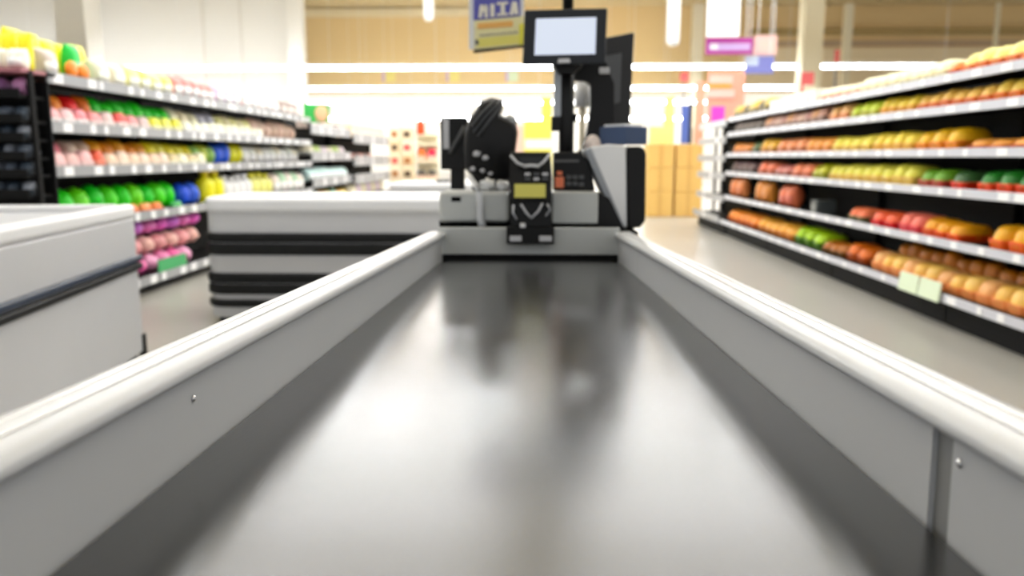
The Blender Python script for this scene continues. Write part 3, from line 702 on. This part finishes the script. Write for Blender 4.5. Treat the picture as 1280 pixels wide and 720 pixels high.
lr(1, 44, 120, 'pack', .16, .1, .12, [(244, 178, 178), (238, 200, 200), (226, 150, 156)], (250, 236, 236), 'pink wrapped pack in the front row of the second left shelf', setback=.0)
lr(1, 121, 196, 'pack', .17, .1, .12, [(232, 156, 156), (214, 190, 186), (236, 110, 106)], (240, 226, 224), 'rosy wrapped pack in the front row of the second left shelf, middle', setback=.0)
lr(1, 197, 236, 'pack', .17, .1, .12, [(234, 226, 110), (222, 220, 120)], (244, 240, 200), 'lemon wrapped pack in the front row of the second left shelf', setback=.0)
lr(1, 237, 334, 'pack', .2, .1, .12, [(246, 238, 220), (248, 242, 214)], (252, 250, 244), 'off white wrapped pack in the front row of second left shelf, far part', setback=.0)
T3 = lambda ca, x0, x1, lab, w=.17, h=.21, cb=None: lr(2, x0, x1, 'packet', w, .18, h, ca, cb, lab, setback=.13)
T3([(200, 180, 172), (206, 176, 170)], 53, 86, 'greyish pink upright packet on the third left shelf')
T3((240, 140, 150), 86, 110, 'pink upright packet on the third left shelf')
T3([(206, 186, 170), (200, 176, 156)], 110, 140, 'taupe upright packet on the third left shelf')
T3([(250, 164, 40), (246, 150, 50)], 140, 206, 'orange upright packet on the third left shelf')
T3([(246, 220, 60), (238, 226, 110)], 206, 260, 'yellow upright packet on the third left shelf')
T3([(150, 196, 110), (190, 206, 96)], 260, 288, 'soft green upright packet on the third left shelf', .2)
T3((76, 110, 226), 288, 306, 'blue upright packet on the third left shelf', .24, .24)
T3((244, 230, 60), 306, 320, 'lemon upright packet beside the blue one on the third left shelf', .2, .24)
T3([(240, 240, 232), (232, 236, 226), (238, 230, 210)], 320, 386, 'white upright packet on the third left shelf, far part', .24, .22, (250, 250, 246))
lr(2, 52, 122, 'pack', .17, .1, .12, [(240, 190, 188), (222, 186, 180)], (236, 206, 204), 'dusty pink pack in the front row of third left shelf', setback=.0)
lr(2, 124, 138, 'pack', .13, .1, .125, (244, 112, 92), (240, 150, 130), 'single coral pack in the front row of third left shelf', setback=.0)
lr(2, 139, 216, 'pack', .17, .1, .12, [(246, 206, 182), (240, 214, 196)], (246, 224, 210), 'pale peach pack in the front row of third left shelf', setback=.0)
lr(2, 217, 262, 'pack', .19, .1, .12, [(206, 190, 150), (244, 234, 206)], (246, 240, 222), 'sand coloured pack in the front row of third left shelf', setback=.0)
lr(3, 58, 72, 'bag', .2, .24, .24, (160, 214, 40), None, 'yellow green bag at the near end of fourth left shelf', setback=.06)
lr(3, 72, 236, 'bag', .2, .24, .25, [(96, 226, 50), (70, 216, 56), (120, 230, 50), (60, 206, 64)], None, 'bright green filled bag on the fourth left shelf', setback=.1)
lr(3, 160, 206, 'pack', .18, .08, .08, [(244, 142, 96), (246, 160, 116)], (226, 130, 90), 'orange wrapped pack in the front row of fourth left shelf', setback=-.02)
lr(3, 216, 232, 'pack', .18, .08, .07, (96, 180, 116), (80, 150, 100), 'sea green pack in the front row of fourth left shelf', setback=-.02)
lr(3, 236, 261, 'bag', .2, .22, .24, [(70, 100, 220), (90, 120, 226)], None, 'blue filled bag on the fourth left shelf', setback=.06)
lr(3, 263, 286, 'bottle', .24, .2, .32, (240, 226, 90), (236, 210, 60), 'yellow bottle on the fourth left shelf beside the blue bags')
lr(3, 287, 320, 'bottle', .2, .2, .27, (244, 246, 246), (240, 240, 240), 'white bottle on the fourth left shelf')
lr(3, 321, 346, 'bottle', .22, .2, .28, (236, 230, 150), (240, 226, 100), 'pale lemon bottle on the fourth left shelf')
lr(3, 347, 384, 'packet', .26, .2, .26, [(226, 214, 206), (170, 200, 170)], (246, 240, 236), 'pastel packet at the far end of fourth left shelf')
lr(4, 150, 240, 'bag', .2, .2, .155, [(236, 150, 190), (226, 120, 170), (244, 176, 206)], None, 'pink filled bag in the bottom layer of the lowest left shelf', setback=.0)
for k, (cs, lab, sb) in enumerate((([(244, 190, 180), (240, 170, 170)], 'blush filled bag in the middle layer of lowest left shelf', .03), ([(226, 120, 200), (206, 130, 214), (240, 140, 200)], 'magenta filled bag in the top layer of lowest left shelf', .06))):
    ya, yb = sorted((Yof(150, XL), Yof(256, XL))); n = 7
    for i in range(n):
        item('bag', (XL-.13-sb+.02, ya+(yb-ya)*(i+.5*(k % 2)+.3)/n, ZL_[4]+.012+.166*(k+1)), random.uniform(0, 3), (.2, .2, .15-.012*k), cs[i % len(cs)], None, lab, 'layer of ' + lab)
ya, yb = sorted((Yof(190, XL+.1), Yof(226, XL+.1)))
tag(MB().box(XL+.082, XL+.09, ya, yb, .155, .26).build('shelf_card', mat('green_card', lin(60, 170, 100), .5), org=(XL+.08, (ya+yb)/2, .155)), 'green promotional card on the lowest left shelf', 'shelf card')
# ---- products on the two far left bays
far = [(1.52, 394, 438, 'box', .3, .24, .12, [(206, 190, 180), (120, 104, 98), (226, 206, 196)], (236, 226, 220), 'brown and white carton on the top ledge of first far left bay'),
       (1.13, 388, 436, 'pack', .34, .26, .14, [(206, 200, 180), (170, 190, 120), (200, 186, 196)], (226, 226, 220), 'muted pack on the second ledge of first far left bay'),
       (.74, 388, 438, 'packet', .3, .24, .2, [(196, 222, 220), (206, 230, 226)], (230, 240, 240), 'pale aqua packet on the third ledge of first far left bay'),
       (.30, 388, 438, 'pack', .32, .3, .26, [(230, 206, 130), (170, 214, 190), (226, 180, 120)], (226, 216, 190), 'pastel yellow and aqua pack on lowest ledge of first far left bay')]
for z, x0, x1, kd, w_, d_, h_, ca, cb, lab in far: run(-1, XL, z, x0, x1, kd, w_, d_, h_, ca, cb, lab)
far = [(1.45, 442, 484, 'box', .4, .3, .24, [(226, 206, 180), (232, 214, 190)], (240, 226, 210), 'tan carton on the top ledge of farthest left bay'),
       (1.05, 442, 470, 'pack', .4, .3, .12, [(196, 150, 140), (60, 56, 54)], (226, 220, 216), 'brownish pack on the second ledge of farthest left bay'),
       (.35, 440, 484, 'bag', .45, .3, .32, [(236, 226, 200), (226, 206, 216)], None, 'off white filled bag on lowest ledge of farthest left bay')]
for z, x0, x1, kd, w_, d_, h_, ca, cb, lab in far: run(-1, XL+.05, z, x0, x1, kd, w_, d_, h_, ca, cb, lab)
# ---- green placard on the first far bay
pl = thing('shelf_placard', 'green placard with a pink and yellow picture above the far left shelves', 'placard', at(395, 156, 11.9))
pl.location.z = 1.645+.15
c_a, c_b = at(380, 153, 11.9), at(411, 129, 11.9)
pl.location = ((c_a.x+c_b.x)/2, 11.9, c_a.z)
MB().box(c_a.x, c_b.x, 11.9, 11.93, c_a.z, c_b.z).build('board', mat('placard_green', lin(60, 190, 84), .5), pl)
a_, b_ = at(393, 153, 11.88), at(410, 131, 11.88)
blob(MB(), ((a_.x+b_.x)/2, 11.895, (a_.z+b_.z)/2), .10, .2, 6, sz=(1, .08, 1.2)).build('picture', mat('placard_picture', lin(246, 196, 150), .5), pl, smooth=True)
MB().box(-3.34, -3.30, 11.932, 11.95, 1.535, c_a.z+.1).build('clip_stand', M_grey, pl)
# ------------------------------------------------------------------ end cap rack, far left
YE = 5.12
ex0, ex1 = at(-60, 150, YE).x, at(44, 150, YE).x
ec = thing('display_rack', 'dark end rack of stacked black trays at the left edge of the photo', 'rack', ((ex0+ex1)/2, YE, 0))
for x in (ex0+.01, ex1-.01): MB().box(x-.012, x+.012, YE-.02, YE+.02, 0, 1.66).build('post', M_shelfblack, ec)
MB().box(ex0, ex1, YE+.16, YE+.18, 0, 1.6).build('back_panel', M_shelfblack, ec)
tz = [at(20, y, YE).z for y in (116, 147, 170, 193, 215, 240)]
rnd = random.Random(9)
for z in tz + [.45, .1]:
    tr = MB().box(ex0+.02, ex1-.02, YE-.10, YE+.15, z-.035, z-.02)
    tr.box(ex0+.02, ex1-.02, YE-.11, YE-.10, z-.035, z+.02)
    tr.build('tray', M_shelfblack, ec)
def rackitem(kind, x, z, s, ca, cb, lab, grp): item(kind, (x, YE+.02, z+.002), random.uniform(-.15, .15), s, ca, cb, lab, grp)
n = 5
for j, z in enumerate(tz[1:]):
    for i in range(n):
        rackitem('pack', ex0+.075+(ex1-ex0-.15)*i/(n-1), z-.02, (.08, .15, .085), [(96, 104, 116), (60, 70, 82), (140, 144, 152)][(i+j) % 3], (52, 58, 66),
                 'slate grey pack on tray %s of the dark end rack' % ['second from the top', 'third from the top', 'fourth from the top', 'fifth from the top', 'sixth from the top'][j], 'packs on a tray of the end rack, level %d' % j)
for i in range(4):
    rackitem('bag', ex0+.08+(ex1-ex0-.16)*i/3, tz[0]-.016, (.105, .15, .112), [(150, 110, 150), (170, 124, 160)][i % 2], None, 'plum purple bag on the top tray of the dark end rack', 'purple bags on the end rack')
MB().box(ex0, ex1, YE-.1, YE+.16, at(20, 87, YE).z-.02, at(20, 87, YE).z).build('top_board', mat('red_grey', lin(176, 110, 120), .5), ec)
zt_ = at(20, 87, YE).z
for i in range(4):
    rackitem('packet', ex0+.08+(ex1-ex0-.16)*i/3, zt_+.002, (.108, .16, .125), (240, 234, 222), (250, 248, 240), 'white packet on top of the dark end rack', 'white packets on the end rack')
for i in range(4):
    item('packet', (ex0+.06+(ex1-ex0-.22)*i/3, YE+.225, zt_+.001), 0, (.098, .08, .255), (248, 224, 56), None, 'bright yellow packet standing behind the white packets of the end rack', 'yellow bags at the end rack')
MB().box(ex0, ex1, YE+.181, YE+.27, zt_-.02, zt_).build('rear_board', M_shelfblack, ec)
# ------------------------------------------------------------------ far displays
def carton(px0, px1, py0, py1, Y, dep, m, label, group=None, name='carton', rz=0):
    a, b_ = at(px0, py1, Y), at(px1, py0, Y)
    t = thing(name, label, 'carton', ((a.x+b_.x)/2, Y, a.z), 0, group)
    MB().box(a.x, b_.x, Y, Y+dep, a.z, b_.z-.004).build('body', m, t, bevel=.012)
    MB().box((a.x+b_.x)/2-.03, (a.x+b_.x)/2+.03, Y-.002, Y+.001, a.z+.005, b_.z-.01).build('tape', mat('tan_tape', lin(214, 168, 92), .4), t)
    return t
fy = lambda Y: 0
YC = 15.2
zc = [0, .47, .92, 1.36]
for j, (a_, b_, nm) in enumerate(((809, 842, 'left stack beside the hood'), (845, 879, 'right stack beside the shelving'))):
    for i in range(3):
        xa_, xb_ = at(a_, 220, YC).x, at(b_, 220, YC).x
        t = thing('carton', 'yellow tan carton, %s of the %s' % (['bottom', 'middle', 'top'][i], nm), 'carton', ((xa_+xb_)/2, YC, zc[i]))
        MB().box(xa_, xb_, YC+.06*j, YC+.56, zc[i], zc[i+1]-.006).build('body', M_card, t, bevel=.012)
        MB().box((xa_+xb_)/2-.04, (xa_+xb_)/2+.04, YC+.06*j-.003, YC+.06*j+.0, zc[i]+.01, zc[i+1]-.02).build('tape', mat('tan_tape', lin(214, 168, 92), .4), t)
# pale yellow display on the left stack
M_py = mat('pale_yellow_card', lin(240, 226, 140), .6)
a_, b_ = at(812, 178, 15.4), at(842, 178, 15.4)
dpl = thing('card_display', 'pale yellow cardboard display standing on the left carton stack', 'display', ((a_.x+b_.x)/2, 15.4, 1.362))
MB().box(a_.x, b_.x, 15.35, 15.6, 1.362, at(820, 158, 15.4).z).build('bin', M_py, dpl, bevel=.01)
MB().prism([at(829, 158, 15.45), at(843, 158, 15.45), at(843, 120, 15.45), at(833, 122, 15.45)], (0, .05, 0)).build('header', M_py, dpl)
bp_ = at(857, 180, 15.4)
bl = thing('book_panel', 'narrow blue and dark panel standing on the right carton stack', 'panel', (bp_.x, 15.4, 1.362))
MB().box(at(851, 170, 15.4).x, at(860, 170, 15.4).x, 15.38, 15.42, 1.362, at(855, 132, 15.4).z).build('blue_face', mat('panel_blue', lin(84, 110, 190), .5), bl)
MB().box(at(860, 170, 15.4).x, at(864.5, 170, 15.4).x, 15.38, 15.42, 1.362, at(855, 126, 15.4).z).build('dark_edge', M_char, bl)
# coral banner and orange poster on stands
def poster(name, label, Y, x0, y0, x1, y1, m, extra=(), floor=True, hang=False):
    a, b_ = at(x0, y1, Y), at(x1, y0, Y)
    t = thing(name, label, 'sign', ((a.x+b_.x)/2, Y, 0 if floor else a.z))
    MB().box(a.x, b_.x, Y, Y+.03, a.z, b_.z).build('board', m, t)
    for ie, (nm, p0, p1, p2, p3, mm) in enumerate(extra):
        q0, q1 = at(p0, p3, Y), at(p2, p1, Y); MB().box(q0.x, q1.x, Y-.012-.006*ie, Y-.001, q0.z, q1.z).build(nm, mm, t)
    xm = (a.x+b_.x)/2
    if floor: MB().box(xm-.02, xm+.02, Y+.03, Y+.07, 0, a.z+.1).build('stand', M_grey, t)
    if hang:
        for f in (.15, .85): MB().tube([(a.x+(b_.x-a.x)*f, Y+.015, b_.z), (a.x+(b_.x-a.x)*f, Y+.015, ZC-.46)], .006, 6).build('hanger', M_white, t)
    return t
M_coral = mat('coral_print', lin(250, 172, 146), .6); M_peach = mat('peach_print', lin(252, 206, 190), .6); M_or = mat('orange_print', lin(250, 176, 80), .6)
M_mag = mat('magenta_print', lin(232, 70, 206), .6); M_pur = mat('purple_print', lin(176, 50, 150), .5); M_lil = mat('lilac_print', lin(202, 170, 222), .5)
poster('banner', 'narrow coral upright banner between the cartons and the orange poster', 15.9, 867, 102, 882, 190, M_coral)
poster('poster_sign', 'peach and coral poster with an orange bar above the far right bay', 14.2, 883, 89, 932, 156, M_coral,
       [('pale_panel', 886, 95, 916, 104, M_peach), ('orange_bar', 885, 105, 914, 110, M_or), ('pale_panel', 884, 112, 918, 122, M_peach)])
poster('shelf_sign', 'small magenta sign above the far right bay', 13.8, 889, 133, 906, 153, M_mag)
poster('hanging_sign', 'purple hanging sign with a pale blurred line of lettering', 13.0, 882, 47, 942, 68, M_pur,
       [('lettering', 886, 54, 938, 63, M_lil), ('initial', 888, 55, 897, 62, M_white)], floor=False, hang=True)
poster('hanging_sign', 'pinkish white hanging sign right of the purple one', 13.3, 943, 44, 972, 69, mat('pink_print', lin(244, 200, 190), .5), [('panel', 947, 51, 969, 67, M_peach)], floor=False, hang=True)
poster('hanging_sign', 'blue violet hanging sign below the purple one', 13.15, 931, 70, 968, 92, mat('violet_print', lin(128, 132, 204), .5), [('panel', 931, 70, 948, 82, mat('sky_print', lin(206, 220, 240), .5))], floor=False, hang=True)
poster('hanging_banner', 'tall blank white banner hanging above the purple sign', 12.8, 883, -70, 929, 46, mat('self_lit_banner', lin(252, 252, 252), .5, emit=.25), floor=False, hang=True)  # faint emission brightens the blank board, which is no lamp
# red and white signs by the far column
poster('small_sign', 'red sign beside the cream column over the right shelving', 22, 1000, 90, 1018, 124, mat('red_print', lin(226, 96, 96), .5), [('panel', 1004, 106, 1018, 116, M_colt)])
poster('small_sign', 'thin red vertical sign right of the cream column', 24, 1043, 62, 1050, 78, mat('deep_red_print', lin(206, 84, 80), .5))
poster('small_sign', 'small red square sign far back above the yellow cartons', 30, 850, 90, 861, 102, mat('red_print', lin(226, 96, 96), .5))
# price cards on far bulkhead
for x, y, lab in ((486, 95, 'small cream card in the far row, left one'), (566, 95, 'small cream card in the far row, middle one'), (640, 95, 'small pale green card in the far row, nearest the screen')):
    poster('hanging_card', lab, 40, x-8, y-7, x+8, y+7, M_py if x < 600 else mat('pale_green_card', lin(222, 236, 206), .5), [('edge', x-8, y-7, x-5, y+7, M_lil)], floor=False, hang=True)
# white hanging pipes
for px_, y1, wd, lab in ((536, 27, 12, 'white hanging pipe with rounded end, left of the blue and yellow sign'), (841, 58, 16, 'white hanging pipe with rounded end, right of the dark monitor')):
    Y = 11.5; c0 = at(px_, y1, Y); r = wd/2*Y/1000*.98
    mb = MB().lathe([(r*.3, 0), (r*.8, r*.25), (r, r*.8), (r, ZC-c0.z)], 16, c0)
    tag(mb.build('hanging_pipe', mat('self_lit_white', lin(252, 251, 248), .5, emit=.15), org=c0, smooth=True), lab, 'pipe')  # slight glow put into the white so the pipe looks brighter
# yellow stand behind the terminal
Yy = 13.5
ys = thing('promo_stand', 'bright yellow promotional stand behind the card terminal', 'stand', (at(672, 190, Yy).x, Yy, 0))
M_yel = mat('yellow_card', lin(248, 234, 96), .6)
MB().box(at(655, 190, Yy).x, at(690, 190, Yy).x, Yy, Yy+.4, 0, at(670, 150, Yy).z).build('bin', M_yel, ys, bevel=.02)
MB().box(at(677, 150, Yy).x, at(690, 150, Yy).x, Yy+.1, Yy+.2, at(670, 152, Yy).z, at(680, 121, Yy).z).build('header', M_yel, ys, bevel=.01)
MB().box(at(656, 190, Yy).x, at(689, 190, Yy).x, Yy-.01, Yy-.001, at(670, 186, Yy).z, at(670, 174, Yy).z).build('pale_panel', M_white, ys)
MB().box(at(644, 190, Yy).x, at(655, 190, Yy).x, Yy+.05, Yy+.3, 0, at(650, 156, Yy).z).build('side_panel', M_peach, ys, bevel=.01)
# stacked tan cartons and red bottles at the end of the left aisle
Yk = 18.6
cols = [lin(238, 216, 178), lin(232, 204, 160), lin(240, 222, 190)]
acc = [lin(206, 90, 84), lin(170, 110, 60), lin(90, 70, 50)]
x0, x1 = 484, 516
heights = [0, .3, .6, .9, 1.2, 1.5, 1.8]
names = ['bottom', 'second', 'third', 'fourth', 'fifth', 'topmost']
for j, (p0, p1, nm, ht) in enumerate(((487, 501, 'left', 6), (502, 517, 'right', 6))):
    for i in range(ht):
        xa_, xb_ = at(p0, 200, Yk).x, at(p1, 200, Yk).x; m_ = mat('far_card_%d' % ((i+j) % 3), cols[(i+j) % 3], .7)
        t = thing('carton', 'cream carton, %s of the %s stack at the end of the left aisle' % (names[i], nm), 'carton', ((xa_+xb_)/2, Yk, heights[i]))
        MB().box(xa_, xb_, Yk, Yk+.35, heights[i], heights[i+1]-.01).build('body', m_, t, bevel=.01)
        MB().box(xa_+.05, xb_-.07, Yk-.006, Yk, heights[i]+.06, heights[i]+.2).build('print', mat('far_print_%d' % ((i*2+j) % 3), acc[(i*2+j) % 3], .6), t)
Yq = 17.5
rk = thing('display_rack', 'slim cream rack of red items at the end of the left aisle', 'rack', (at(534, 220, Yq).x, Yq, 0))
xa_, xb_ = at(519, 200, Yq).x, at(546, 200, Yq).x
MB().box(xa_, xb_, Yq+.3, Yq+.33, 0, at(530, 165, Yq).z).build('back_panel', M_colt, rk)
rz_ = [at(530, y, Yq).z for y in (168, 180, 202, 224)]
for z in rz_ + [.1]: MB().box(xa_, xb_, Yq, Yq+.3, z-.03, z).build('shelf', M_colt, rk)
for z, y, sz_, cs, lab in ((rz_[0], 1, .3, [(226, 90, 60)], 'red orange bottle with dark cap on top of the slim cream rack'), (rz_[2], 1, .22, [(240, 120, 80), (230, 70, 90)], 'red pack on the middle shelf of the slim cream rack'), (rz_[3], 1, .16, [(70, 64, 56)], 'dark pack on the low shelf of the slim cream rack')):
    n = 1 if sz_ == .3 else 2
    for i in range(n):
        x = xa_+(xb_-xa_)*(.25 if n == 1 else .25+.5*i)
        item('bottle' if sz_ == .3 else 'pack', (x, Yq+.12, z+.002), 0, (.18 if n == 1 else .2, .18, sz_*1.2), cs[i % len(cs)], (60, 60, 66) if n == 1 else (230, 200, 180), lab if n == 1 else lab + (', left' if i == 0 else ', right'), None)
# ------------------------------------------------------------------ render look
sc = bpy.context.scene
sc.view_settings.view_transform = 'Standard'
sc.view_settings.look = 'None'
sc.view_settings.exposure = 0
sc.cycles.use_denoising = True
sc.cycles.max_bounces = 6
sc.cycles.sample_clamp_indirect = 6
